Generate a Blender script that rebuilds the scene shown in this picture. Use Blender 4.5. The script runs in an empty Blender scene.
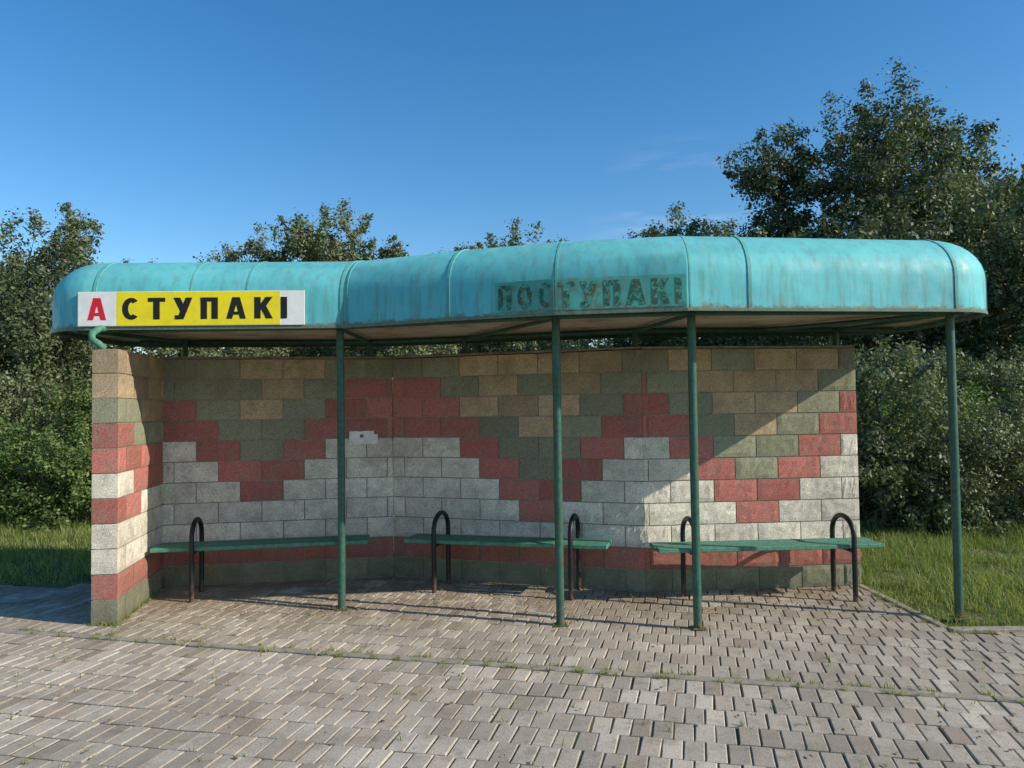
import bpy, math, random
import numpy as np
from mathutils import Vector, Matrix
random.seed(7); rng=np.random.default_rng(7)
scene=bpy.context.scene
COL=scene.collection

# ---------------------------------------------------------------- helpers
def link(o): COL.objects.link(o); return o
def empty(name,loc=(0,0,0)):
    e=bpy.data.objects.new(name,None); e.location=loc; e.empty_display_size=.2; return link(e)
def par(o,p):
    o.parent=p; o.matrix_parent_inverse=Matrix.Translation(-Vector(p.location)); return o
def fast(name,V,F,mats,midx=None,smooth=False):
    me=bpy.data.meshes.new(name); V=np.asarray(V,dtype=np.float32); F=np.asarray(F,dtype=np.int32)
    n,k=F.shape
    me.vertices.add(len(V)); me.vertices.foreach_set('co',V.ravel())
    me.loops.add(n*k); me.loops.foreach_set('vertex_index',F.ravel())
    me.polygons.add(n); me.polygons.foreach_set('loop_start',np.arange(0,n*k,k,dtype=np.int32))
    me.polygons.foreach_set('loop_total',np.full(n,k,dtype=np.int32))
    for m in mats: me.materials.append(m)
    if midx is not None: me.polygons.foreach_set('material_index',np.asarray(midx,dtype=np.int32))
    me.polygons.foreach_set('use_smooth',np.full(n,smooth,dtype=bool))
    me.update(calc_edges=True); me.validate()
    return me
def obj(name,me,p=None):
    o=bpy.data.objects.new(name,me); link(o)
    if p is not None: par(o,p)
    return o
def pyd(name,V,F,mats,midx=None,smooth=False,p=None):
    me=bpy.data.meshes.new(name); me.from_pydata([tuple(v) for v in V],[],F)
    for m in (mats if isinstance(mats,(list,tuple)) else [mats]): me.materials.append(m)
    if midx is not None: me.polygons.foreach_set('material_index',midx)
    if smooth: me.polygons.foreach_set('use_smooth',[True]*len(me.polygons))
    me.update(); return obj(name,me,p)
def tube_geo(pts,rad,n=12,caps=True):
    pts=[Vector(q) for q in pts]; N=len(pts)
    if not hasattr(rad,'__len__'): rad=[rad]*N
    V=[];F=[]; up=None
    for i,q in enumerate(pts):
        t=(pts[min(i+1,N-1)]-pts[max(i-1,0)]).normalized()
        if up is None:
            up=Vector((0,0,1)) if abs(t.z)<.9 else Vector((1,0,0))
        a=(up-t*up.dot(t)).normalized(); b=t.cross(a); up=a
        for k in range(n):
            an=2*math.pi*k/n
            V.append(q+(a*math.cos(an)+b*math.sin(an))*rad[i])
    for i in range(N-1):
        for k in range(n):
            F.append((i*n+k,i*n+(k+1)%n,(i+1)*n+(k+1)%n,(i+1)*n+k))
    if caps:
        F.append(tuple(reversed(range(n)))); F.append(tuple((N-1)*n+k for k in range(n)))
    return V,F
def tube(name,pts,rad,mat,p=None,n=14):
    V,F=tube_geo(pts,rad,n); o=pyd(name,V,F,mat,smooth=True,p=p)
    o.data.set_sharp_from_angle(angle=math.radians(50)); return o
def box_geo(c,t,L,W,H,ch=0.004):
    t=Vector((t[0],t[1],0)).normalized(); s=Vector((-t.y,t.x,0)); z=Vector((0,0,1)); c=Vector(c)
    V=[];idx={}
    import itertools
    for sx,sy,sz in itertools.product((-1,1),repeat=3):
        for k in range(3):
            e=[L/2,W/2,H/2]
            for j in range(3):
                if j!=k: e[j]-=ch
            idx[(sx,sy,sz,k)]=len(V); V.append(c+t*sx*e[0]+s*sy*e[1]+z*sz*e[2])
    F=[]
    for k in range(3):
        for sg in (-1,1):
            o=[j for j in range(3) if j!=k]
            f=[]
            for a,b in ((-1,-1),(1,-1),(1,1),(-1,1)):
                key=[0,0,0]; key[k]=sg; key[o[0]]=a; key[o[1]]=b
                f.append(idx[(key[0],key[1],key[2],k)])
            F.append(tuple(f))
    for k in range(3):
        o=[j for j in range(3) if j!=k]
        for a in (-1,1):
            for b in (-1,1):
                f=[]
                for (sg,kk) in ((-1,o[0]),(1,o[0]),(1,o[1]),(-1,o[1])):
                    key=[0,0,0]; key[k]=sg; key[o[0]]=a; key[o[1]]=b
                    f.append(idx[(key[0],key[1],key[2],kk)])
                F.append(tuple(f))
    for sx,sy,sz in itertools.product((-1,1),repeat=3):
        F.append(tuple(idx[(sx,sy,sz,k)] for k in range(3)))
    return V,F
def fixn(o):
    import bmesh
    bm=bmesh.new(); bm.from_mesh(o.data); bmesh.ops.recalc_face_normals(bm,faces=bm.faces); bm.to_mesh(o.data); bm.free(); return o

# ---------------------------------------------------------------- materials
class M:
    def __init__(s,name,rough=.8,spec=.3,metal=0):
        s.m=bpy.data.materials.new(name); s.m.use_nodes=True; s.t=s.m.node_tree; s.n=s.t.nodes; s.l=s.t.links
        s.b=s.n['Principled BSDF']; s.b.inputs['Roughness'].default_value=rough
        s.b.inputs['Specular IOR Level'].default_value=spec; s.b.inputs['Metallic'].default_value=metal
        s.geo=s.n.new('ShaderNodeNewGeometry')
    def noise(s,scale,detail=5,rough=.55,vec=None,dist=0):
        n=s.n.new('ShaderNodeTexNoise'); n.inputs['Scale'].default_value=scale; n.inputs['Detail'].default_value=detail
        n.inputs['Roughness'].default_value=rough; n.inputs['Distortion'].default_value=dist
        s.l.new(vec if vec is not None else s.geo.outputs['Position'],n.inputs['Vector']); return n.outputs['Fac']
    def ramp(s,fac,stops,interp='LINEAR'):
        r=s.n.new('ShaderNodeValToRGB'); r.color_ramp.interpolation=interp
        e=r.color_ramp.elements
        while len(e)<len(stops): e.new(.5)
        for i,(p,c) in enumerate(stops):
            e[i].position=p; e[i].color=tuple(c)[:3]+(1,) if hasattr(c,'__len__') else (c,c,c,1)
        s.l.new(fac,r.inputs['Fac']); return r.outputs['Color']
    def mix(s,fac,a,b,mode='MIX'):
        m=s.n.new('ShaderNodeMix'); m.data_type='RGBA'; m.blend_type=mode
        def put(i,v):
            if isinstance(v,(int,float)): m.inputs[i].default_value=v
            elif isinstance(v,tuple): m.inputs[i].default_value=v[:3]+(1,)
            else: s.l.new(v,m.inputs[i])
        put(0,fac); put(6,a); put(7,b); return m.outputs[2]
    def math(s,op,a,b=0.0,clamp=False):
        m=s.n.new('ShaderNodeMath'); m.operation=op; m.use_clamp=clamp
        for i,v in enumerate((a,b)):
            if isinstance(v,(int,float)): m.inputs[i].default_value=v
            else: s.l.new(v,m.inputs[i])
        return m.outputs[0]
    def sep(s):
        x=s.n.new('ShaderNodeSeparateXYZ'); s.l.new(s.geo.outputs['Position'],x.inputs[0]); return x.outputs
    def maprange(s,v,a,b,c=0,d=1):
        m=s.n.new('ShaderNodeMapRange'); s.l.new(v,m.inputs[0])
        for i,q in enumerate((a,b,c,d)): m.inputs[i+1].default_value=q
        return m.outputs[0]
    def color(s,c):
        if isinstance(c,tuple): s.b.inputs['Base Color'].default_value=c+(1,)
        else: s.l.new(c,s.b.inputs['Base Color'])
    def rough(s,r): s.l.new(r,s.b.inputs['Roughness'])
    def bump(s,h,strength=.5,dist=.01):
        b=s.n.new('ShaderNodeBump'); b.inputs['Strength'].default_value=strength; b.inputs['Distance'].default_value=dist
        s.l.new(h,b.inputs['Height']); s.l.new(b.outputs[0],s.b.inputs['Normal'])
def block_mat(name,c,dark=.68):
    m=M(name,.95,.1)
    isl=m.geo.outputs['Random Per Island']
    c2=tuple(x*dark for x in c)
    base=m.mix(isl,c,c2)
    base=m.mix(m.math('MULTIPLY',m.maprange(m.noise(9,4),.42,.7),.42),base,(.26,.23,.18))
    base=m.mix(m.math('MULTIPLY',m.maprange(m.noise(1.7,5,.65),.46,.68),.32),base,(.15,.13,.10))
    sp=m.ramp(m.noise(120,2),[(.3,.6),(.5,1.0),(.72,1.35)])
    base=m.mix(1.0,base,sp,'MULTIPLY')
    z=m.sep()[2]
    g=m.math('MULTIPLY',m.maprange(z,.0,.4,1,0),m.maprange(m.noise(5,4),.3,.6))
    base=m.mix(m.math('MULTIPLY',g,.55),base,(.09,.09,.055))
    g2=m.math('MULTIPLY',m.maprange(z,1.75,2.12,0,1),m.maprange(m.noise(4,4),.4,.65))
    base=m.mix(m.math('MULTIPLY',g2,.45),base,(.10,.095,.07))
    m.color(base)
    h=m.math('ADD',m.noise(45,6,.7),m.noise(150,3,.6))
    m.bump(h,.42,.006); return m.m
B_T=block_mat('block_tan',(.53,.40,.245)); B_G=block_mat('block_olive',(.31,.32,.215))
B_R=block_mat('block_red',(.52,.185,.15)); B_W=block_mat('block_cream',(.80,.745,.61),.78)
m=M('mortar',.95,.1); m.color(m.ramp(m.noise(30),[(.3,(.20,.18,.14)),(.7,(.36,.33,.27))])); m.bump(m.noise(90),.5,.005); MORTAR=m.m
m=M('cap_concrete',.95,.1); m.color(m.ramp(m.noise(8),[(.3,(.14,.12,.09)),(.7,(.30,.27,.21))])); m.bump(m.noise(60),.6,.006); CAPM=m.m

def roofmat(name,basec,edge0=0.0,blotch=0.0,blotcol=((.16,.13,.07),(.10,.20,.15))):
    m=M(name,.5,.38)
    n1=m.noise(1.6,5,.6); n2=m.noise(14,6,.65); n3=m.noise(5,6,.7)
    z=m.sep()[2]
    base=m.mix(m.maprange(n1,.35,.65),basec,tuple(x*.80 for x in basec))
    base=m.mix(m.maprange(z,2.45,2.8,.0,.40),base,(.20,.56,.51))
    base=m.mix(m.math('MULTIPLY',m.maprange(n2,.50,.78),.35),base,(.30,.45,.38))
    edge=m.maprange(z,2.27,2.35,1,0)
    e2=m.math('ADD',m.math('MULTIPLY',edge,.54+edge0),m.math('SUBTRACT',m.noise(11,7,.75),.60))
    rust=m.maprange(e2,.16,.30)
    rc=m.ramp(m.noise(40,4),[(.3,(.10,.09,.06)),(.6,(.16,.20,.13)),(.75,(.26,.13,.06))])
    base=m.mix(m.math('MULTIPLY',rust,.85),base,rc)
    blot=m.maprange(m.noise(3.2,8,.78),.66-blotch,.72-blotch)
    base=m.mix(m.math('MULTIPLY',blot,.75),base,m.mix(m.maprange(n2,.4,.6),blotcol[0],blotcol[1]))
    mp=m.n.new('ShaderNodeMapping'); mp.inputs['Scale'].default_value=(1,1,.12); m.l.new(m.geo.outputs['Position'],mp.inputs[0])
    st=m.noise(16,5,.7,vec=mp.outputs[0])
    low=m.maprange(z,2.30,2.75,1.0,.45)
    base=m.mix(m.math('MULTIPLY',m.math('MULTIPLY',m.maprange(st,.47,.68),.75),low),base,(.12,.22,.18))
    m.color(base); m.rough(m.maprange(n3,.3,.7,.4,.75))
    m.bump(m.math('ADD',m.noise(1.9,2,.4),m.math('MULTIPLY',m.noise(7,2,.4),.12)),.5,.07)
    return m.m
ROOF=roofmat('roof_teal_paint',(.115,.54,.585))
RIB=roofmat('roof_rib_paint',(.09,.36,.35),.1,.07)
RAIL=roofmat('roof_rail_paint',(.09,.24,.20),.3,.10)
PEEL=roofmat('roof_peeling_paint',(.07,.40,.33),.1,.14,((.17,.13,.07),(.07,.20,.13)))
m=M('ceiling_sheet',.8,.2); c=m.ramp(m.noise(2.5,7,.7),[(.35,(.55,.50,.41)),(.52,(.45,.38,.29)),(.70,(.20,.12,.07))]); m.color(c); CEIL=m.m
def paint(name,c,rust=.66,rough=.45):
    m=M(name,rough,.4)
    b=m.mix(m.maprange(m.noise(30,5),.35,.7),c,tuple(x*.6 for x in c))
    b=m.mix(m.maprange(m.noise(16,8,.75),rust,rust+.04),b,(.12,.055,.03))
    z=m.sep()[2]
    b=m.mix(m.math('MULTIPLY',m.maprange(z,0,.18,1,0),m.maprange(m.noise(20),.4,.6)),b,(.14,.075,.045))
    m.color(b); m.bump(m.noise(50,5),.35,.003); return m.m
GREEN=paint('post_green_paint',(.04,.125,.085),.60)
SEAT=paint('bench_green_paint',(.09,.27,.175),.60,.7)
BLACK=paint('bench_black_paint',(.014,.015,.017),.70)
def flat(name,c,rough=.45,dirt=.25):
    m=M(name,rough,.4); m.color(m.mix(m.math('MULTIPLY',m.maprange(m.noise(10,6,.7),.42,.72),dirt),c,tuple(x*.45 for x in c))); return m.m
YEL=flat('sign_yellow',(.90,.74,.012)); WHT=flat('sign_white',(.82,.82,.79)); BLK=flat('sign_black',(.012,.012,.012)); RED=flat('sign_red',(.72,.012,.04))
REFL=flat('pale_reflection',(.80,.80,.76),.6,.6)  # pale colour painting in the bright reflection on the back wall
m=M('worn_letters',.7,.2)
nn=m.noise(26,6,.75); m.color(m.mix(m.maprange(nn,.49,.57),m.mix(m.maprange(m.noise(4,2),.64,.66),m.mix(m.maprange(m.noise(9,4),.5,.6),(.04,.115,.075),(.12,.10,.05)),(.42,.30,.05)),(.08,.34,.28))); WORN=m.m

# ground
m=M('paver',.92,.15)
isl=m.geo.outputs['Random Per Island']
c=m.ramp(isl,[(0,(.37,.32,.25)),(.4,(.50,.44,.35)),(.8,(.60,.53,.425)),(.93,(.46,.38,.29)),(1,(.34,.28,.215))])
c=m.mix(m.math('MULTIPLY',m.maprange(m.noise(.9,6,.65),.42,.62),.6),c,(.29,.25,.19))
c=m.mix(m.math('MULTIPLY',m.maprange(m.noise(6,6,.7),.50,.68),.6),c,(.23,.195,.145))
c=m.mix(m.math('MULTIPLY',m.maprange(m.noise(2.6,7,.75),.60,.68),.55),c,(.13,.12,.08))
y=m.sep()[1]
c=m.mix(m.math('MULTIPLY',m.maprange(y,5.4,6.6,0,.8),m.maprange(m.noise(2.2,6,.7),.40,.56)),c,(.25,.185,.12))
c=m.mix(1.0,c,m.ramp(m.noise(160,3,.7),[(.3,.6),(.5,1.),(.7,1.3)]),'MULTIPLY')
m.color(c); m.bump(m.math('ADD',m.noise(60,5,.7),m.noise(220,2)),.7,.004); PAVER=m.m
m=M('joint_soil',1,.05); m.color(m.ramp(m.noise(7,6,.7),[(.3,(.09,.075,.045)),(.5,(.16,.13,.085)),(.62,(.09,.12,.035))])); m.bump(m.noise(80),.8,.01); SOIL=m.m
m=M('kerb_concrete',.95,.1); m.color(m.ramp(m.noise(12,6,.7),[(.3,(.23,.20,.15)),(.7,(.44,.39,.31))])); m.bump(m.noise(90,4),.6,.004); KERB=m.m
m=M('meadow_ground',1,.05); m.color(m.ramp(m.noise(1.5,8,.7),[(.3,(.06,.075,.025)),(.5,(.12,.14,.045)),(.7,(.22,.19,.10))])); m.bump(m.noise(20,5),1,.05); MEAD=m.m
def leafmat(name,stops,trans=.3,scale=.6):
    m=M(name,.5,.35)
    isl=m.geo.outputs['Random Per Island']
    f=m.math('ADD',m.math('MULTIPLY',isl,.55),m.math('MULTIPLY',m.noise(scale,3),.5))
    c=m.ramp(f,stops); m.color(c)
    tr=m.n.new('ShaderNodeBsdfTranslucent'); m.l.new(m.mix(1.0,c,(1.25,1.35,.6),'MULTIPLY'),tr.inputs[0])
    mx=m.n.new('ShaderNodeMixShader'); mx.inputs[0].default_value=trans
    m.l.new(m.b.outputs[0],mx.inputs[1]); m.l.new(tr.outputs[0],mx.inputs[2]); m.l.new(mx.outputs[0],m.n['Material Output'].inputs[0])
    return m.m
L1=leafmat('leaves_grey_green',[(.2,(.07,.095,.04)),(.5,(.145,.175,.078)),(.85,(.25,.27,.14))],.22)
L2=leafmat('leaves_dark',[(.2,(.04,.06,.024)),(.5,(.085,.115,.046)),(.85,(.165,.19,.095))],.22)
L3=leafmat('leaves_fresh',[(.2,(.065,.11,.028)),(.5,(.13,.195,.05)),(.85,(.21,.28,.09))],.3,1.5)
GR=leafmat('grass_blades',[(.2,(.10,.16,.03)),(.5,(.20,.27,.06)),(.72,(.33,.34,.11)),(.92,(.50,.42,.21))],.32,1.2)
m=M('bark',.95,.1); m.color(m.ramp(m.noise(6,5),[(.3,(.06,.05,.035)),(.7,(.17,.145,.11))])); BARK=m.m

# ---------------------------------------------------------------- camera, light, sky
cam=bpy.data.cameras.new('camera'); co=link(bpy.data.objects.new('camera',cam))
cam.sensor_width=36; cam.lens=760/1024*36; cam.clip_end=2000; cam.clip_start=.05
co.matrix_world=Matrix.Translation((0,0,1.6))@Matrix.Rotation(math.radians(91.92),4,'X')@Matrix.Rotation(math.radians(-.77),4,'Z')
scene.camera=co
S=Vector((1.75,-.61,1.02)).normalized()
sun=bpy.data.lights.new('sun','SUN'); sun.energy=5.0; sun.angle=math.radians(.5); sun.color=(1,.91,.77)
so=link(bpy.data.objects.new('sun',sun)); so.rotation_mode='QUATERNION'; so.rotation_quaternion=S.to_track_quat('Z','Y'); so.location=S*50
w=bpy.data.worlds.new('World'); scene.world=w; w.use_nodes=True
wt=w.node_tree; bg=wt.nodes['Background']
sky=wt.nodes.new('ShaderNodeTexSky'); sky.sky_type='NISHITA'; sky.sun_disc=False
sky.sun_elevation=math.asin(S.z); sky.sun_rotation=math.atan2(S.x,S.y); sky.air_density=1.0; sky.dust_density=.3; sky.ozone_density=2.0
def wn(t,**k):
    n=wt.nodes.new(t)
    for a,b in k.items(): setattr(n,a,b)
    return n
hs=wn('ShaderNodeHueSaturation'); hs.inputs['Saturation'].default_value=1.36; hs.inputs['Value'].default_value=1.12
wt.links.new(sky.outputs[0],hs.inputs['Color'])
tc=wn('ShaderNodeTexCoord'); cd=Vector((.21,.95,.235)).normalized()
dt=wn('ShaderNodeVectorMath',operation='DISTANCE'); dt.inputs[1].default_value=cd; wt.links.new(tc.outputs['Generated'],dt.inputs[0])
mr=wn('ShaderNodeMapRange'); wt.links.new(dt.outputs['Value'],mr.inputs[0]); mr.inputs[1].default_value=.02; mr.inputs[2].default_value=.12; mr.inputs[3].default_value=.5; mr.inputs[4].default_value=0
mp=wn('ShaderNodeMapping'); mp.inputs['Rotation'].default_value=(0,math.radians(22),0); mp.inputs['Scale'].default_value=(3.2,3,20); wt.links.new(tc.outputs['Generated'],mp.inputs[0])
ns=wn('ShaderNodeTexNoise'); ns.inputs['Scale'].default_value=1.4; ns.inputs['Detail'].default_value=7; ns.inputs['Roughness'].default_value=.6; wt.links.new(mp.outputs[0],ns.inputs['Vector'])
mr2=wn('ShaderNodeMapRange'); wt.links.new(ns.outputs['Fac'],mr2.inputs[0]); mr2.inputs[1].default_value=.48; mr2.inputs[2].default_value=.8
mm=wn('ShaderNodeMath',operation='MULTIPLY'); wt.links.new(mr.outputs[0],mm.inputs[0]); wt.links.new(mr2.outputs[0],mm.inputs[1])
mx=wn('ShaderNodeMix',data_type='RGBA'); wt.links.new(mm.outputs[0],mx.inputs[0]); wt.links.new(hs.outputs[0],mx.inputs[6]); mx.inputs[7].default_value=(5.2,5.8,6.3,1)
wt.links.new(mx.outputs[2],bg.inputs[0]); bg.inputs[1].default_value=.15
scene.view_settings.view_transform='Standard'; scene.view_settings.look='None'; scene.view_settings.exposure=0

# ---------------------------------------------------------------- shelter wall
shelter=empty('bus_shelter',(0,6.3,0))
CH=.192; BL=.39; J=.009; TH=.19; ROWS=11; HW=CH*ROWS
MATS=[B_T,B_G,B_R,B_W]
def v_pattern(sv):
    def f(s,r,u):
        d=abs(s-sv)/BL
        line=max(6.75-2.0*d,2.45)
        k=r-line
        if r>=10: return 1
        if r==9: return 2
        if r>=7.5: return 3
        if k>.55: return 3
        if k>-1.5: return 2
        if k>-3.5: return 1 if u>.10 else 0
        return 0 if u>.18 else 1
    return f
def side_pattern(s,r,u):
    row=[0,0,1,2,2,3,2,3,3,2,1]
    if s>.42: row=[0,0,0,1,2,2,3,3,3,2,1]
    return row[r]
def facet(name,p0,p1,pat,phase):
    p0=Vector((p0[0],p0[1],0)); p1=Vector((p1[0],p1[1],0)); t=(p1-p0); L=t.length; t.normalize()
    n=Vector((t.y,-t.x,0))
    V=[];F=[];MI=[]
    for r in range(ROWS):
        z1=HW-r*CH-J/2; z0=HW-(r+1)*CH+J/2
        s=-BL+ (phase if r%2 else phase+BL/2)%BL
        while s<L:
            a=max(s+J/2,0.002); b=min(s+BL-J/2,L-.002); s+=BL
            if b-a<.03: continue
            mid=s-BL/2
            mi=pat(min(max(mid,0),L),r,random.random())
            nx=9; nz=5; base=len(V); off0=random.uniform(-.003,.003)
            for j in range(nz+1):
                for i in range(nx+1):
                    edge=(i in(0,nx)) or (j in (0,nz))
                    fs=i/nx; fz=j/nz
                    d=(-.004 if edge else off0+random.uniform(-.0025,.0035))
                    if not edge:
                        fs+=random.uniform(-.02,.02); fz+=random.uniform(-.04,.04)
                    q=p0+t*(a+(b-a)*fs)+n*d; V.append((q.x,q.y,z0+(z1-z0)*fz))
            for j in range(nz):
                for i in range(nx):
                    k=base+j*(nx+1)+i; F.append((k,k+1,k+nx+2,k+nx+1)); MI.append(mi)
            bb=len(V)
            for (ss,zz) in ((a,z0),(b,z0),(b,z1),(a,z1)):
                q=p0+t*ss-n*TH; V.append((q.x,q.y,zz))
            g=lambda i,j: base+j*(nx+1)+i
            F.append(tuple(g(i,0) for i in range(nx,-1,-1))+(bb,bb+1))
            F.append(tuple(g(nx,j) for j in range(nz,-1,-1))+(bb+1,bb+2))
            F.append(tuple(g(i,nz) for i in range(nx+1))+(bb+2,bb+3))
            F.append(tuple(g(0,j) for j in range(nz+1))+(bb+3,bb))
            F.append((bb+3,bb+2,bb+1,bb)); MI+= [mi]*5
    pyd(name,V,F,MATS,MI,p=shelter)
    c=[p0+t*.008-n*.011,p1-t*.006-n*.011,p1-t*.006-n*(TH-.009),p0+t*.008-n*(TH-.009)]
    V=[(q.x,q.y,-.02) for q in c]+[(q.x,q.y,HW-.006) for q in c]
    pyd(name+'_mortar',V,[(0,1,5,4),(1,2,6,5),(2,3,7,6),(3,0,4,7),(4,5,6,7)],MORTAR,p=shelter)
PA=(-3.24,7.04); PB=(-1.17,7.43); PC=(1.13,6.62); PD=(3.08,6.80)
SF=(-3.03,5.85)
facet('wall_side',SF,(PA[0],PA[1]+.03),side_pattern,.0)
facet('wall_back_left',PA,PB,v_pattern(.80),.10)
facet('wall_back_middle',PB,PC,v_pattern(1.49),.125)
facet('wall_back_right',PC,PD,v_pattern(1.02),.045)
def cap(name,a,b,w0=.004,w1=.2,h=.022,z=HW+.001):
    a=Vector((*a,0)); b=Vector((*b,0)); t=(b-a).normalized(); n=Vector((t.y,-t.x,0)); c=(a+b)/2-n*((w1-w0)/2)
    L=(b-a).length
    V,F=box_geo((c.x,c.y,z+h/2),(t.x,t.y),L-.01,w1+w0,h,.004); return fixn(pyd(name,V,F,CAPM,p=shelter))
cap('cap_left',PA,PB); cap('cap_middle',PB,PC,z=HW+.0035); cap('cap_right',PC,PD)
# added pale sheet standing in for a bright reflection on the left back wall
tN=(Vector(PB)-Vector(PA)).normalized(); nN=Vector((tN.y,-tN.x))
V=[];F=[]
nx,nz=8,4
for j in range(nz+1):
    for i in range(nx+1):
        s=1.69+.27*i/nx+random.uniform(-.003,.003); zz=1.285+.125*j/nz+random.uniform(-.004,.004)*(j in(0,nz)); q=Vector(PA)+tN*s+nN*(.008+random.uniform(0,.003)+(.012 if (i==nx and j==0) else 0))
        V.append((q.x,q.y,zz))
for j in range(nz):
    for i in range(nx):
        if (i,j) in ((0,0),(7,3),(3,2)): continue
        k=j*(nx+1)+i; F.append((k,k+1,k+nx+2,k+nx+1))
pyd('reflection_patch',V,F,REFL)

# ---------------------------------------------------------------- roof
ZB=2.27; ZF=2.53; ZT=2.87; INS=.42
def fillet(P0,P,P1,R,n):
    P0,P,P1=map(Vector,(P0,P,P1)); a=(P0-P).normalized(); b=(P1-P).normalized()
    ang=a.angle(b); d=R/math.tan(ang/2); c=P+(a+b).normalized()*(R/math.sin(ang/2))
    s=P+a*d; e=P+b*d; vs=s-c; ve=e-c; tot=vs.angle(ve); sg=1 if (vs.x*ve.y-vs.y*ve.x)>0 else -1
    out=[]
    for k in range(n+1):
        th=sg*tot*k/n; out.append(c+Vector((vs.x*math.cos(th)-vs.y*math.sin(th),vs.x*math.sin(th)+vs.y*math.cos(th))))
    return out
raw=[(-3.80,5.93),(-1.33,6.02),(-.49,5.66),(.31,5.38),(1.22,5.23),(3.66,5.56),(3.66,7.3),(1.15,7.2),(-1.2,7.78),(-3.80,7.6)]
R={0:.45,5:.45,6:.45,9:.45}
poly=[];key={}
for i,P in enumerate(raw):
    key[i]=len(poly)
    if i in R:
        f=fillet(raw[i-1],P,raw[(i+1)%len(raw)],R[i],8); key[(i,'end')]=len(poly)+len(f)-1; poly+=f
    else: poly.append(Vector(P))
NP=len(poly)
def inset(d):
    out=[]
    for i in range(NP):
        a=poly[i-1];b=poly[i];c=poly[(i+1)%NP]
        e1=(b-a).normalized(); e2=(c-b).normalized(); n1=Vector((-e1.y,e1.x)); n2=Vector((-e2.y,e2.x))
        out.append(b+(n1+n2)*(d/(1+n1.dot(n2))))
    return out
prof=[(.03,ZB+.012),(.03,ZB),(.0,ZB),(.0,ZB+.13),(.0,ZF)]
for k in range(1,10):
    th=math.pi/2*k/9; prof.append((INS*(1-math.cos(th)),ZF+(ZT-ZF)*math.sin(th)))
rings=[[Vector((q.x,q.y,z)) for q in inset(d)] for d,z in prof]
V=[q for r in rings for q in r]; F=[]
for l in range(len(rings)-1):
    for i in range(NP):
        j=(i+1)%NP; F.append((l*NP+i,l*NP+j,(l+1)*NP+j,(l+1)*NP+i))
F.append(tuple((len(rings)-1)*NP+i for i in range(NP)))
roof=pyd('roof',V,F,[ROOF],smooth=True,p=shelter); fixn(roof)
roof.data.set_sharp_from_angle(angle=math.radians(13))
V=[Vector((q.x,q.y,ZB+.045)) for q in inset(.01)]
pyd('ceiling',V,[tuple(reversed(range(NP)))],CEIL,p=shelter)
def rib(i,t,w=.03,raise_=.007,start=2,mat=RIB):
    V=[];F=[]
    for l in range(start,len(rings)):
        A=rings[l][i];B=rings[l][(i+1)%NP]
        e=(poly[(i+1)%NP]-poly[i]).normalized(); nout=Vector((e.y,-e.x,0))
        k=max(0,(l-4)/9); th=math.pi/2*k; nn=nout*math.cos(th)+Vector((0,0,1))*math.sin(th)
        for sg in (-1,1):
            p=A+(B-A)*t+(B-A).normalized()*sg*w/2
            V.append(p-nn*.002); V.append(p+nn*raise_)
    m_=len(rings)-start
    for l in range(m_-1):
        a=l*4;b=(l+1)*4
        F+= [(a+1,a+3,b+3,b+1),(a,a+1,b+1,b),(a+3,a+2,b+2,b+3)]
    F+= [(0,2,3,1)]
    o=pyd('roof_rib',V,F,mat,smooth=False,p=shelter); fixn(o)
e0=key[(0,'end')]
rib(e0,.03,.025); rib(e0,.62,.014,.004); rib(e0,.40,.010,.003); rib(e0,.992,.025)
rib(key[2],.03,.022); rib(key[1],.03,.016,.005); rib(key[3],.015,.015,.004); rib(key[4],.01,.012,.003)
rib(key[4],.22,.025); rib(key[4],.985,.025); rib(key[5]+4,.5,.016,.004)
lo=inset(-.006); V=[];F=[]
for q in lo: V.append(Vector((q.x,q.y,ZB-.004)))
for q in lo: V.append(Vector((q.x,q.y,ZB+.018)))
for i in range(NP): F.append((i,(i+1)%NP,NP+(i+1)%NP,NP+i))
for q in inset(.02): V.append(Vector((q.x,q.y,ZB-.004)))
for i in range(NP): F.append((2*NP+i,2*NP+(i+1)%NP,(i+1)%NP,i))
for q in inset(0.): V.append(Vector((q.x,q.y,ZB+.018)))
for i in range(NP): F.append((NP+i,NP+(i+1)%NP,3*NP+(i+1)%NP,3*NP+i))
fixn(pyd('roof_edge_rail',V,F,RAIL,p=shelter))
posts=[(-1.40,6.20),(.335,5.68),(1.32,5.55),(3.31,5.72)]
for i,(x,y) in enumerate(posts):
    tube('post_%d'%(i+1),[(x,y,-.03),(x+random.uniform(-.004,.004),y,1.1),(x,y,ZB+.02)],.031,GREEN,shelter,18)
    V,F=box_geo((x,y,.004),(1,.1),.10,.10,.010,.003); fixn(pyd('post_foot_%d'%(i+1),V,F,GREEN,p=shelter))
backs=[(-3.1,7.2),(-1.4,7.48),(-.45,7.28),(1.1,6.74),(2.95,6.90)]
for i,(x,y) in enumerate(backs):
    tube('wall_stub_%d'%(i+1),[(x,y,HW+.01),(x,y,ZB+.03)],.025,GREEN,shelter)
fr=[(-3.55,6.22)]+posts+[(3.45,5.8)]
for i in range(len(fr)-1):
    tube('front_beam_%d'%(i+1),[(*fr[i],ZB+.022),(*fr[i+1],ZB+.022)],.022,GREEN,shelter)
bk=[(-3.55,7.25)]+backs[1:]+[(3.5,6.95)]
for i in range(len(bk)-1):
    tube('back_beam_%d'%(i+1),[(*bk[i],ZB+.015),(*bk[i+1],ZB+.015)],.024,GREEN,shelter)
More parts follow.
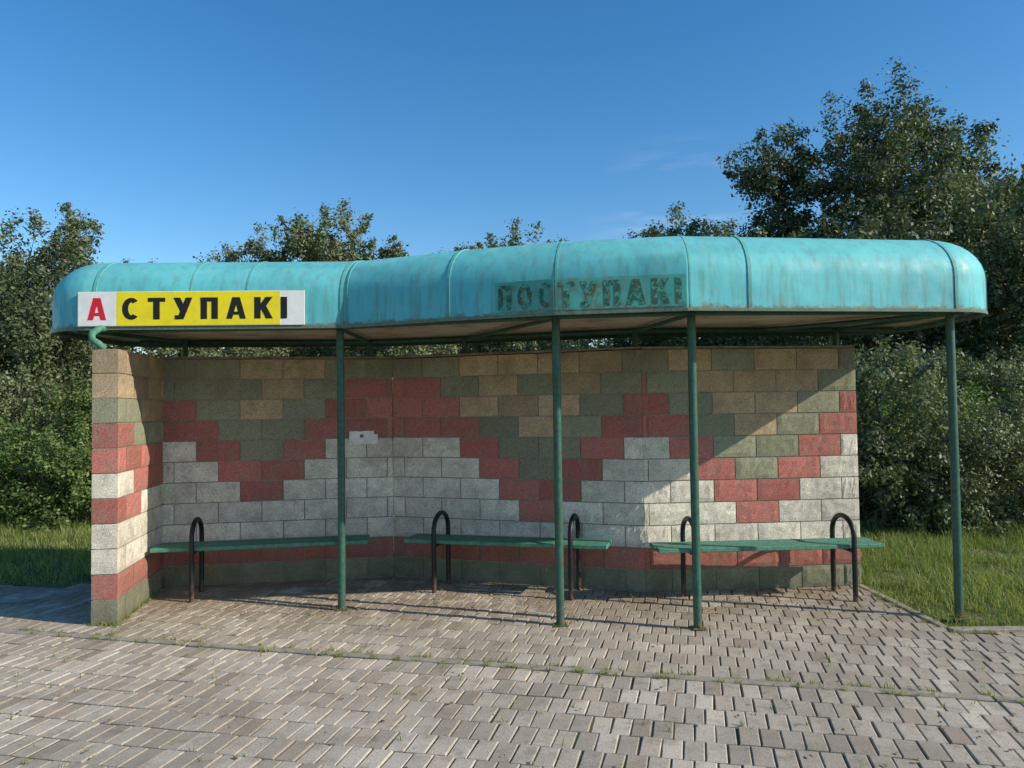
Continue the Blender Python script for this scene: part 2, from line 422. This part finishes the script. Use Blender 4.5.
for i,(a,b) in enumerate([((-3.4,6.22),(-3.1,7.2)),(posts[0],backs[1]),(posts[1],backs[2]),(posts[2],backs[3]),(posts[3],backs[4]),((3.34,5.72),(2.2,6.8))]):
    tube('cross_beam_%d'%(i+1),[(*a,ZB+.010),(*b,ZB+.010)],.018,GREEN,shelter)
tube('corner_bracket',[(-3.19,6.0,ZB+.02),(-3.21,5.9,ZB-.0),(-3.23,5.84,ZB-.04),(-3.22,5.82,ZB-.09),(-3.17,5.815,ZB-.12),(-3.15,5.86,ZB-.155)],.026,SEAT,shelter)

def fascia_frame(i,t):
    A=poly[i];B=poly[(i+1)%NP]; e=(B-A).normalized(); p=A+(B-A)*t; return p,e,Vector((e.y,-e.x))
SW=.225
def glyph(ch):
    h=SW/2
    if ch=='С':
        w=.62; pts=[]
        for k in range(23):
            a=math.radians(48+(312-48)*k/22)
            pts.append((w/2+.02+(w/2-h)*math.cos(a)*1.05,.5+(.5-h*.85)*math.sin(a)))
        return w,[('p',pts)]
    if ch=='О':
        w=.66; pts=[(w/2+(w/2-h)*math.cos(2*math.pi*k/28),.5+(.5-h*.85)*math.sin(2*math.pi*k/28)) for k in range(29)]
        return w,[('p',pts)]
    if ch=='Т': return .60,[('h',0,.60,1-h*.85),('d',.30,0,.30,1-SW*.85)]
    if ch=='У': return .66,[('d',h*1.05,1,.36,.34),('d',.66-h*1.05,1,.24,0.0),('h',.05,.24,h*.8)]
    if ch=='П': return .60,[('d',h,0,h,1-SW*.85),('d',.60-h,0,.60-h,1-SW*.85),('h',0,.60,1-h*.85)]
    if ch=='А': return .70,[('d',h,0,.35-.03,1),('d',.70-h,0,.35+.03,1),('h',.17,.53,.26)]
    if ch=='К': return .64,[('d',h,0,h,1),('d',.20,.42,.64-h*1.1,1),('d',.64-h,0,.30,.58)]
    if ch=='І': return SW,[('d',h,0,h,1)]
def letters(name,body,i,ta,tb,z0,z1,mat,parent,off,xs=1.0):
    p,e,n=fascia_frame(i,ta); q,_,_=fascia_frame(i,tb); W=(q-p).length; H=z1-z0
    ws=[glyph(c)[0]*H*xs for c in body]; gap=(W-sum(ws))/max(1,len(body)-1) if len(body)>1 else 0
    V=[];F=[]; x=0.0
    def P(X,Z,l): 
        w_=p+e*X+n*(off+l*.0004); return (w_.x,w_.y,z0+Z)
    for ch,wd in zip(body,ws):
        _,st=glyph(ch)
        for l,s_ in enumerate(st):
            b=len(V); h=SW/2
            if s_[0]=='h':
                _,a,c,yc=s_; hh=h*(.85 if ch!='А' else .65); qs=[(a,yc-hh),(c,yc-hh),(c,yc+hh),(a,yc+hh)]
                V+=[P(x+u*H*xs,v*H,l) for u,v in qs]; F.append((b,b+1,b+2,b+3))
            elif s_[0]=='d':
                _,ax,ay,bx,by=s_; ln=math.hypot(bx-ax,by-ay); hw=h*(ln/max(.2,abs(by-ay)))**.8*(.9 if ch=='А' else 1)
                qs=[(ax-hw,ay),(ax+hw,ay),(bx+hw,by),(bx-hw,by)]
                V+=[P(x+u*H*xs,v*H,l) for u,v in qs]; F.append((b,b+1,b+2,b+3))
            else:
                pts=s_[1]; N=len(pts)
                for k in range(N):
                    a=Vector(pts[max(0,k-1)]);c=Vector(pts[min(N-1,k+1)])
                    if ch=='О' and k in (0,N-1): a=Vector(pts[-2]); c=Vector(pts[1])
                    t=(c-a).normalized(); nn=Vector((-t.y,t.x)); 
                    for sg in (-1,1):
                        u=Vector(pts[k])+nn*h*sg*(.92); V.append(P(x+u.x*H*xs,u.y*H,l))
                for k in range(N-1): F.append((b+2*k,b+2*k+1,b+2*k+3,b+2*k+2))
        x+=wd+gap
    return pyd(name,V,F,mat,p=parent)
def panel(name,i,ta,tb,z0,z1,mat,parent,off,th=.004):
    p,e,n=fascia_frame(i,(ta+tb)/2); a,_,_=fascia_frame(i,ta); b,_,_=fascia_frame(i,tb)
    c=p+n*(off+th/2)
    V,F=box_geo((c.x,c.y,(z0+z1)/2),(e.x,e.y),(b-a).length,th,z1-z0,.0008); return fixn(pyd(name,V,F,mat,p=parent))
panel('old_lettering_panel_1',key[2],.47,.995,ZB+.028,ZF-.005,PEEL,shelter,.001)
panel('old_lettering_panel_2',key[3],.005,.995,ZB+.028,ZF-.005,PEEL,shelter,.001)
letters('old_letters_1','ПОС',key[2],.50,.985,ZB+.05,ZF-.03,WORN,shelter,.0065,.95)
letters('old_letters_2','ТУПАКІ',key[3],.03,.96,ZB+.05,ZF-.03,WORN,shelter,.0065,1.08)

sign=empty('bus_stop_sign',(-2.5,5.9,2.43))
A=poly[e0];B=poly[(e0+1)%NP]
tx=lambda X:(X-.035-A.x)/(B.x-A.x)
z0,z1=2.297,2.562
panel('board_back',e0,tx(-3.36),tx(-1.60),z0-.004,z1+.004,WHT,sign,.006,.012)
panel('panel_white',e0,tx(-3.355),tx(-3.062),z0,z1,WHT,sign,.0185,.002)
panel('panel_yellow',e0,tx(-3.060),tx(-1.79),z0,z1,YEL,sign,.0185,.002)
letters('letter_a','А',e0,tx(-3.285),tx(-3.13),z0+.045,z1-.045,RED,sign,.0215,1.22)
letters('stop_name','СТУПАКІ',e0,tx(-3.02),tx(-1.735),z0+.047,z1-.047,BLK,sign,.0215,1.32)

# ---------------------------------------------------------------- benches
def bench(c0,c1,e0_,e1_,name='park_bench'):
    a=Vector((*c0,0)); b=Vector((*c1,0)); t=(b-a).normalized(); s=Vector((-t.y,t.x,0))
    mid=(a+b)/2; E=empty(name,(mid.x,mid.y,0))
    for k,c in enumerate((a,b)):
        pts=[]; hw=.185; r=.15; H=.675
        pts.append(c-s*hw+Vector((0,0,-.02))); pts.append(c-s*hw+Vector((0,0,.3)))
        for j in range(0,13):
            th=math.pi*j/12
            pts.append(c-s*hw*math.cos(th)+Vector((0,0,H-r+r*math.sin(th))))
        pts.append(c+s*hw+Vector((0,0,.3))); pts.append(c+s*hw+Vector((0,0,-.02)))
        tube('arch_%d'%(k+1),pts,.021,BLACK,E,12)
        tube('support_%d'%(k+1),[c-s*hw+Vector((0,0,.405)),c+s*hw+Vector((0,0,.405))],.016,BLACK,E,10)
    p=a-t*e0_; q=b+t*e1_; L=(q-p).length; m_=(p+q)/2
    for k,off in enumerate((-.105,0.0,.105)):
        c=m_+s*off+Vector((0,0,.44+random.uniform(-.003,.003)))+t*random.uniform(-.01,.01)
        V,F=box_geo(c,(t.x,t.y),L,.098,.035,.005); fixn(pyd('seat_plank_%d'%(k+1),V,F,SEAT,p=E))
    return E
bench((-2.78,6.70),(-1.56,6.91),.34,.24)
bench((-.66,6.92),(.52,6.60),.30,.30)
bench((1.45,6.34),(2.76,6.42),.30,.27)

# ---------------------------------------------------------------- ground
def rect(name,x0,x1,y0,y1,z,mat):
    return pyd(name,[(x0,y0,z),(x1,y0,z),(x1,y1,z),(x0,y1,z)],[(0,1,2,3)],mat)
rect('ground',-600,600,-300,900,-.028,MEAD)
V=[(-14,-4,-.010),(14,-4,-.010),(14,5.42,-.010),(3.08,5.42,-.010),(3.08,7.5,-.010),(-3.5,7.5,-.010),(-3.5,7.25,-.010),(-14,7.25,-.010)]
pyd('pavement_base',V,[tuple(range(8))],SOIL)
ang=math.radians(-13.6); U=np.array([math.cos(ang),math.sin(ang)]); W_=np.array([-math.sin(ang),math.cos(ang)])
O=np.array([-2.76,5.47])
pu,pv=.102,.204
cs=[]
for j in range(-32,22):
    for i in range(-125,125):
        u=(i+(.5 if j%2 else 0))*pu
        v=(j+.5)*pv+(.045 if j>=0 else -.045)
        x,y=O+U*u+W_*v
        if y<1.2 or abs(x)>6+y*.3: continue
        if abs(x)>y*.72+1.2: continue
        ok=(y<5.40) or (x<3.02 and y<(7.45 if x>-3.3 else 7.23))
        if ok: cs.append((x,y))
cs=np.array(cs); n=len(cs)
rot=ang+rng.normal(0,.013,n); cu_=np.stack([np.cos(rot),np.sin(rot)],1); cv_=np.stack([-np.sin(rot),np.cos(rot)],1)
hx=(pu/2-.0035)+rng.normal(0,.0007,n); hy=(pv/2-.0035)+rng.normal(0,.0007,n)
lowz=rng.normal(0,.0016,n)+.005*np.sin(cs[:,0]*2.1+cs[:,1])*np.cos(cs[:,1]*1.7)
tx_=rng.normal(0,.011,n); ty_=rng.normal(0,.008,n)
cs2=cs+rng.normal(0,.0014,(n,2))
Vs=[]
for ring,(ins,z) in enumerate([(.0,-.02),(.0,-.004),(.005,0)]):
    for sx,sy in ((-1,-1),(1,-1),(1,1),(-1,1)):
        lx=sx*(hx-ins); ly=sy*(hy-ins)
        P=cs2+cu_*lx[:,None]+cv_*ly[:,None]
        Vs.append(np.concatenate([P,(z+lowz+tx_*lx+ty_*ly)[:,None]],1))
Vs=np.stack(Vs,1).reshape(-1,3)
fq=[]
for r in range(2):
    for k in range(4): fq.append([r*4+k,r*4+(k+1)%4,(r+1)*4+(k+1)%4,(r+1)*4+k])
fq.append([8,9,10,11]); fq=np.array(fq)
Fs=(fq[None]+np.arange(n)[:,None,None]*12).reshape(-1,4)
obj('pavement',fast('pavement',Vs,Fs,[PAVER]))
kv=[];kf=[]
def kerb_run(p,q,w=.07,h=.10,top=.006,seg=1.0):
    p=np.array(p);q=np.array(q);L=np.linalg.norm(q-p);t=(q-p)/L;k=0.0
    while k<L-.05:
        l=min(seg,L-k); c=p+t*(k+l/2)
        V,F=box_geo((c[0],c[1],top-h/2+random.uniform(-.004,.004)),tuple(t+np.random.default_rng(int(k*10)).normal(0,.004,2)),l-.008,w,h,.006)
        b=len(kv); kv.extend(V); kf.extend([tuple(b+i for i in f) for f in F]); k+=l
kerb_run(O-U*6.5,O+U*10)
kerb_run((3.06,5.42),(12,5.42),.08,.12,.02)
kerb_run((3.06,5.48),(3.06,7.4),.06,.12,.012)
fixn(pyd('kerb',kv,kf,KERB))

# ---------------------------------------------------------------- grass
def blades(P,h,w,seed):
    r=np.random.default_rng(seed); n=len(P)
    a=r.uniform(0,2*math.pi,n); lean=r.normal(0,.42,(n,2))*h[:,None]
    d=np.stack([np.cos(a),np.sin(a)],1)*w[:,None]*.5
    z0=P[:,2]
    v0=np.stack([P[:,0]-d[:,0],P[:,1]-d[:,1],z0],1); v1=np.stack([P[:,0]+d[:,0],P[:,1]+d[:,1],z0],1)
    m0=P[:,:2]+lean*.35; 
    v2=np.stack([m0[:,0]+d[:,0]*.7,m0[:,1]+d[:,1]*.7,z0+h*.6],1); v3=np.stack([m0[:,0]-d[:,0]*.7,m0[:,1]-d[:,1]*.7,z0+h*.6],1)
    tp=P[:,:2]+lean; v4=np.stack([tp[:,0]+d[:,0]*.08,tp[:,1]+d[:,1]*.08,z0+h],1); v5=np.stack([tp[:,0]-d[:,0]*.08,tp[:,1]-d[:,1]*.08,z0+h],1)
    V=np.stack([v0,v1,v2,v3,v4,v5],1).reshape(-1,3)
    F=(np.array([[0,1,2,3],[3,2,4,5]])[None]+np.arange(n)[:,None,None]*6).reshape(-1,4)
    return V,F
def patch(n,x0,x1,y0,y1,seed,cond=None):
    r=np.random.default_rng(seed); P=np.stack([r.uniform(x0,x1,n),r.uniform(y0,y1,n),np.full(n,-.025)],1)
    if cond is not None: P=P[cond(P)]
    return P
PG=[];HG=[];WG=[]
def addg(P,h0,h1,w,seed):
    r=np.random.default_rng(seed); n=len(P); f=.55+.9*(np.sin(P[:,0]*3.1+P[:,1]*1.3)*np.sin(P[:,1]*2.7-P[:,0])*.5+.5)
    PG.append(P);HG.append(r.uniform(h0,h1,n)*f);WG.append(r.uniform(.7,1.3,n)*w)
vis=lambda P:(np.abs(P[:,0])<P[:,1]*.72+.6)
def clumpy(P): 
    g=np.sin(P[:,0]*4.3+1)*np.sin(P[:,1]*3.7+P[:,0]*1.9)+.5*np.sin(P[:,0]*9.1-P[:,1]*7.3)
    return vis(P)&(g>.25)
def patchy(P):
    g=np.sin(P[:,0]*5.3+2)*np.sin(P[:,1]*4.7-P[:,0]*1.1)+.4*np.sin(P[:,0]*13.1+P[:,1]*11.3)
    return vis(P)&(g+np.random.default_rng(8).normal(0,.4,len(P))>-.45)
addg(patch(52000,3.12,8.5,5.5,11,1,patchy),.02,.09,.007,11)
addg(patch(26000,3.12,8.5,6.2,11,2,clumpy),.07,.22,.005,12)
addg(patch(42000,-9.5,-3.4,7.27,12.5,3,patchy),.02,.09,.008,13)
addg(patch(14000,-9.5,-3.4,7.8,12.5,4,clumpy),.08,.2,.006,14)
Pg=np.concatenate(PG);V,F=blades(Pg,np.concatenate(HG),np.concatenate(WG),20)
obj('grass',fast('grass',V,F,[GR]))
r=np.random.default_rng(5); W=[]
def tuft(c,n,s): 
    W.append(np.stack([r.normal(c[0],s,n),r.normal(c[1],s,n),np.full(n,-.008)],1))
for k in range(150):
    u=r.uniform(-1,6.5); c=O+U*u+W_*r.choice([-.04,.04]); tuft(c,int(r.integers(4,26)),.014)
for k in range(260):
    x=r.uniform(-4,4.5); y=r.uniform(2.4,6.6); 
    if abs(x)<y*.72: tuft((x,y),int(r.integers(2,9)),.008)
for (x,y) in posts: tuft((x,y),50,.045)
for k in range(60): 
    q=np.array(SF)+(np.array(PA)-np.array(SF))*r.uniform(0,1); tuft(q+np.array([.01,0]),8,.012)
for k in range(40): tuft((r.uniform(3.0,3.08),r.uniform(5.3,6.7)),16,.02)
for k in range(50): tuft((r.uniform(3.0,6.5),5.36),12,.02)
for k in range(25): tuft((r.uniform(-3.25,-3.0),5.82),10,.015)
P=np.concatenate(W); n=len(P); V,F=blades(P,r.uniform(.012,.05,n),r.uniform(.003,.006,n),33)
obj('weeds',fast('weeds',V,F,[GR]))
n=1300; P=np.stack([r.uniform(-3.2,3.2,n),r.uniform(2.3,6.9,n)],1); P[:900,1]=r.normal(6.3,.35,900).clip(5.5,6.95)
a=r.uniform(0,6.28,n); l=r.uniform(.006,.02,n); e=np.stack([np.cos(a),np.sin(a)],1)*l[:,None]; f=np.stack([-np.sin(a),np.cos(a)],1)*(l*.5)[:,None]
z=np.full((n,1),.007); zz=r.uniform(0,.008,(n,4))
V=np.stack([np.concatenate([P-e,z+zz[:,:1]],1),np.concatenate([P+f,z+zz[:,1:2]],1),np.concatenate([P+e,z+zz[:,2:3]],1),np.concatenate([P-f,z+zz[:,3:4]],1)],1).reshape(-1,3)
m=M('dry_leaf',.9,.1); m.color(m.ramp(m.geo.outputs['Random Per Island'],[(0,(.10,.06,.03)),(.6,(.26,.19,.09)),(1,(.4,.36,.22))])); 
obj('leaf_litter',fast('leaf_litter',V,np.arange(n*4).reshape(-1,4),[m.m]))

# ---------------------------------------------------------------- trees
def tree_mesh(name,H,Wd,base,nlobe,ncl,lpc,leaf,seed,mat,rc=.6,taper=0.0,aspect=.45,trunk=True):
    """crown = overlapping lobes strung round a central axis, filled with loose drooping sprays of leaves"""
    r=np.random.default_rng(seed); Hb=H*base; R_=Wd/2
    def env(u):
        e=math.sin(math.pi*min(1,max(0,(u*.64+.20))))**.7
        return R_*e*(1-taper*u)
    lob=[]
    for k in range(6):
        u=.08+.78*k/5; rr=env(u)*.60+.10*R_
        lob.append((r.normal(0,.12)*R_*(1-taper),r.normal(0,.12)*R_*(1-taper),Hb+(H-Hb)*u,rr))
    lob[-1]=(lob[-1][0],lob[-1][1],H-lob[-1][3]*.9,lob[-1][3])
    for k in range(nlobe):
        u=r.uniform(.02,.88); a=k*2.4+r.uniform(-.5,.5); e=env(u); rr=e*r.uniform(.28,.46)+.08*R_
        d=e*r.uniform(.8,1.10)-rr*.75
        lob.append((math.cos(a)*d,math.sin(a)*d,min(Hb+(H-Hb)*u,H-rr),rr))
    lob=np.array(lob)
    pr=lob[:,3]**2; pr/=pr.sum(); ci=r.choice(len(lob),ncl,p=pr); L=lob[ci]
    d=r.normal(size=(ncl,3)); d/=np.linalg.norm(d,axis=1)[:,None]; q=r.uniform(.40,1.0,ncl)**.7
    C=L[:,:3]+d*(q*L[:,3])[:,None]; C[:,2]=np.maximum(C[:,2],rc*.3)
    # each clump is an elongated spray pointing outwards / upwards
    ax=d*.8+r.normal(size=(ncl,3))*.5+np.array([0,0,.35]); ax/=np.linalg.norm(ax,axis=1)[:,None]
    rcs=rc*r.uniform(.5,1.25,ncl)
    n=ncl*lpc; ci=np.repeat(np.arange(ncl),lpc)
    g=r.normal(size=(n,3))*.38
    along=r.uniform(-.8,1.15,n)
    off=(g*(1.15-.55*np.clip(along,0,1.2))[:,None]+ax[ci]*along[:,None]*.8)*rcs[ci][:,None]
    P=C[ci]+off; P[:,2]=np.maximum(P[:,2],.03)
    nrm=g*1.2+r.normal(size=(n,3))*.6+d[ci]*.4+np.array([0,0,.3]); nrm/=np.linalg.norm(nrm,axis=1)[:,None]
    x=r.normal(size=(n,3)); e=np.cross(nrm,x); e/=np.linalg.norm(e,axis=1)[:,None]; f=np.cross(nrm,e)
    s=leaf*r.uniform(.6,1.35,n)[:,None]*.5
    V=np.stack([P-e*s,P+f*s*aspect*1.1,P+e*s,P-f*s*aspect*1.1],1).reshape(-1,3)
    F=np.arange(n*4).reshape(-1,4); mi=np.zeros(n,int)
    if trunk:
        tv=[];tf=[]
        def addt(pts,rad):
            v,ff=tube_geo(pts,rad,6,False); b=len(V)+len(tv); tv.extend([tuple(q) for q in v]); tf.extend([tuple(b+i for i in g_) for g_ in ff])
        tr=max(.03,H*.014); top=H*.85
        sp=[Vector((math.sin(k*1.3+seed)*.02*H*k/5,math.cos(k*1.7+seed)*.02*H*k/5,top*k/5)) for k in range(6)]
        addt(sp,[tr*(1-.8*k/5) for k in range(6)])
        for l in lob:
            q=Vector(l[:3]); z=max(.12*H,min(q.z-.25*abs(q.xy.length)-.3,top*.9)); k=z/top*5; i=int(min(4,k)); s0=sp[i].lerp(sp[i+1],k-i)
            md=s0.lerp(q,.5)+Vector((0,0,.03*H*random.uniform(-.3,1)))
            addt([s0,md,q],[tr*.4,tr*.24,tr*.08])
            for _ in range(4):
                dd=Vector(r.normal(size=3)); dd.normalize(); addt([md.lerp(q,.5),q+dd*l[3]*.9],[tr*.12,tr*.03])
        V=np.concatenate([V,np.array(tv)]); F=np.concatenate([F,np.array(tf)]); mi=np.concatenate([mi,np.ones(len(tf),int)])
    return fast(name,V,F,[mat,BARK],mi)
def put(me,name,x,y,s=1,rot=0,sz=None):
    o=bpy.data.objects.new(name,me); o.location=(x,y,-.03); o.rotation_euler[2]=rot; o.scale=(s,s,sz or s); return link(o)
put(tree_mesh('m1',12.8,7.0,.12,15,520,130,.15,1,L2,.55),'willow_tree',12.8,26)
put(tree_mesh('m2',11.8,4.6,.14,12,330,120,.15,2,L2,.48),'willow_tree',9.6,27.5)
put(tree_mesh('m3',9.2,6.0,.06,12,300,120,.15,3,L1,.52),'willow_tree',13.9,22)
a1=tree_mesh('a1',8.0,6.0,.03,14,340,115,.14,4,L1,.46)
a2=tree_mesh('a2',7.2,5.2,.03,12,300,115,.14,5,L2,.44)
a3=tree_mesh('a3',9.6,5.4,.08,13,360,110,.15,6,L1,.44)
sp=tree_mesh('a4',9.0,3.0,.05,12,210,105,.14,8,L1,.34,taper=.45)
put(a1,'alder_tree',7.9,24,.93,1.0); put(a2,'alder_tree',10.2,20,1.0,2.0); put(a1,'alder_tree',15.5,21.5,1.08,3.1); put(a2,'alder_tree',12.0,17.5,.88,4.2)
put(a2,'alder_tree',7.4,18.5,.62,.9); put(a1,'alder_tree',18.5,25,1.15,.3)
put(a1,'alder_tree',-14.6,21,.91,.4); put(sp,'poplar_tree',-12.9,22.3,.88,.5); put(a2,'alder_tree',-11.6,19.5,.86,1.4); put(a1,'alder_tree',-10.9,24,.80,2.4)
put(a2,'alder_tree',-13.5,16.8,.85,5.0); put(a2,'alder_tree',-10.0,16.5,.66,3.3)
put(a3,'alder_tree',-7.1,30,1.04,.2); put(a3,'alder_tree',-9.9,31,.98,1.9); put(sp,'poplar_tree',-4.75,30,.96,.9)
put(sp,'poplar_tree',-3.0,36,1.06,2.0); put(sp,'poplar_tree',-1.8,37,1.12,3.0); put(a3,'alder_tree',.8,35,1.08,4.0); put(a3,'alder_tree',7.0,31,1.04,2.2)
for k,x in enumerate(np.linspace(-8.5,6.5,7)):
    put((a1,a2)[k%2],'alder_tree',float(x)+random.uniform(-.4,.4),26+random.uniform(-1,2.5),.72+random.uniform(-.05,.04),k*1.1)
belt=tree_mesh('treeline',7.0,26,.0,60,380,150,.34,9,L2,1.3,trunk=False)
for k,x in enumerate((-38,-14,10,34)): put(belt,'distant_treeline',x,50+(k%2)*3,1.0,0 if k%2 else math.pi,)
b1=tree_mesh('b1',1.8,1.9,.0,10,140,115,.060,10,L1,.21)
b2=tree_mesh('b2',1.4,2.2,.0,10,140,115,.065,11,L3,.21)
b3=tree_mesh('b3',2.8,1.9,.0,11,160,115,.070,12,L3,.25)
b3g=b3.copy(); b3g.materials[0]=L1
for i,(me,x,y,s,rt) in enumerate([(b3g,4.75,9.8,.92,0),(b1,5.6,9.6,.8,1),(b1,6.5,9.8,.85,2),(b1,7.4,10.6,.95,3),(b2,5.0,10.6,1.0,4),(b1,4.0,10.8,.8,5),(b1,8.2,11.2,1.0,.5),(b2,6.2,11.2,1.2,2.2),(b3g,8.4,12.8,.9,1.1),(b3,5.8,12.6,.9,3.1),(b3g,7.1,13.2,.95,4.4),(b3g,9.8,13.4,1.0,2.4),
    (b2,-6.4,11.2,.9,0),(b2,-7.5,11.6,.95,1),(b2,-8.6,12.0,1.0,2),(b3,-7.0,12.9,.8,3),(b3g,-8.4,13.2,.9,4),(b2,-5.2,11.9,.9,5),(b3,-5.9,13.4,.8,1.5),(b3g,-9.8,13.8,1.0,2.5),(b1,-9.4,12.4,.95,3.5),(b1,-4.2,12.6,.85,1.5),(b3,-3.8,13.8,.85,2)]):
    put(me,'shrub',x,y,s,rt)
print('faces',sum(len(o.data.polygons) for o in scene.objects if o.type=='MESH'))
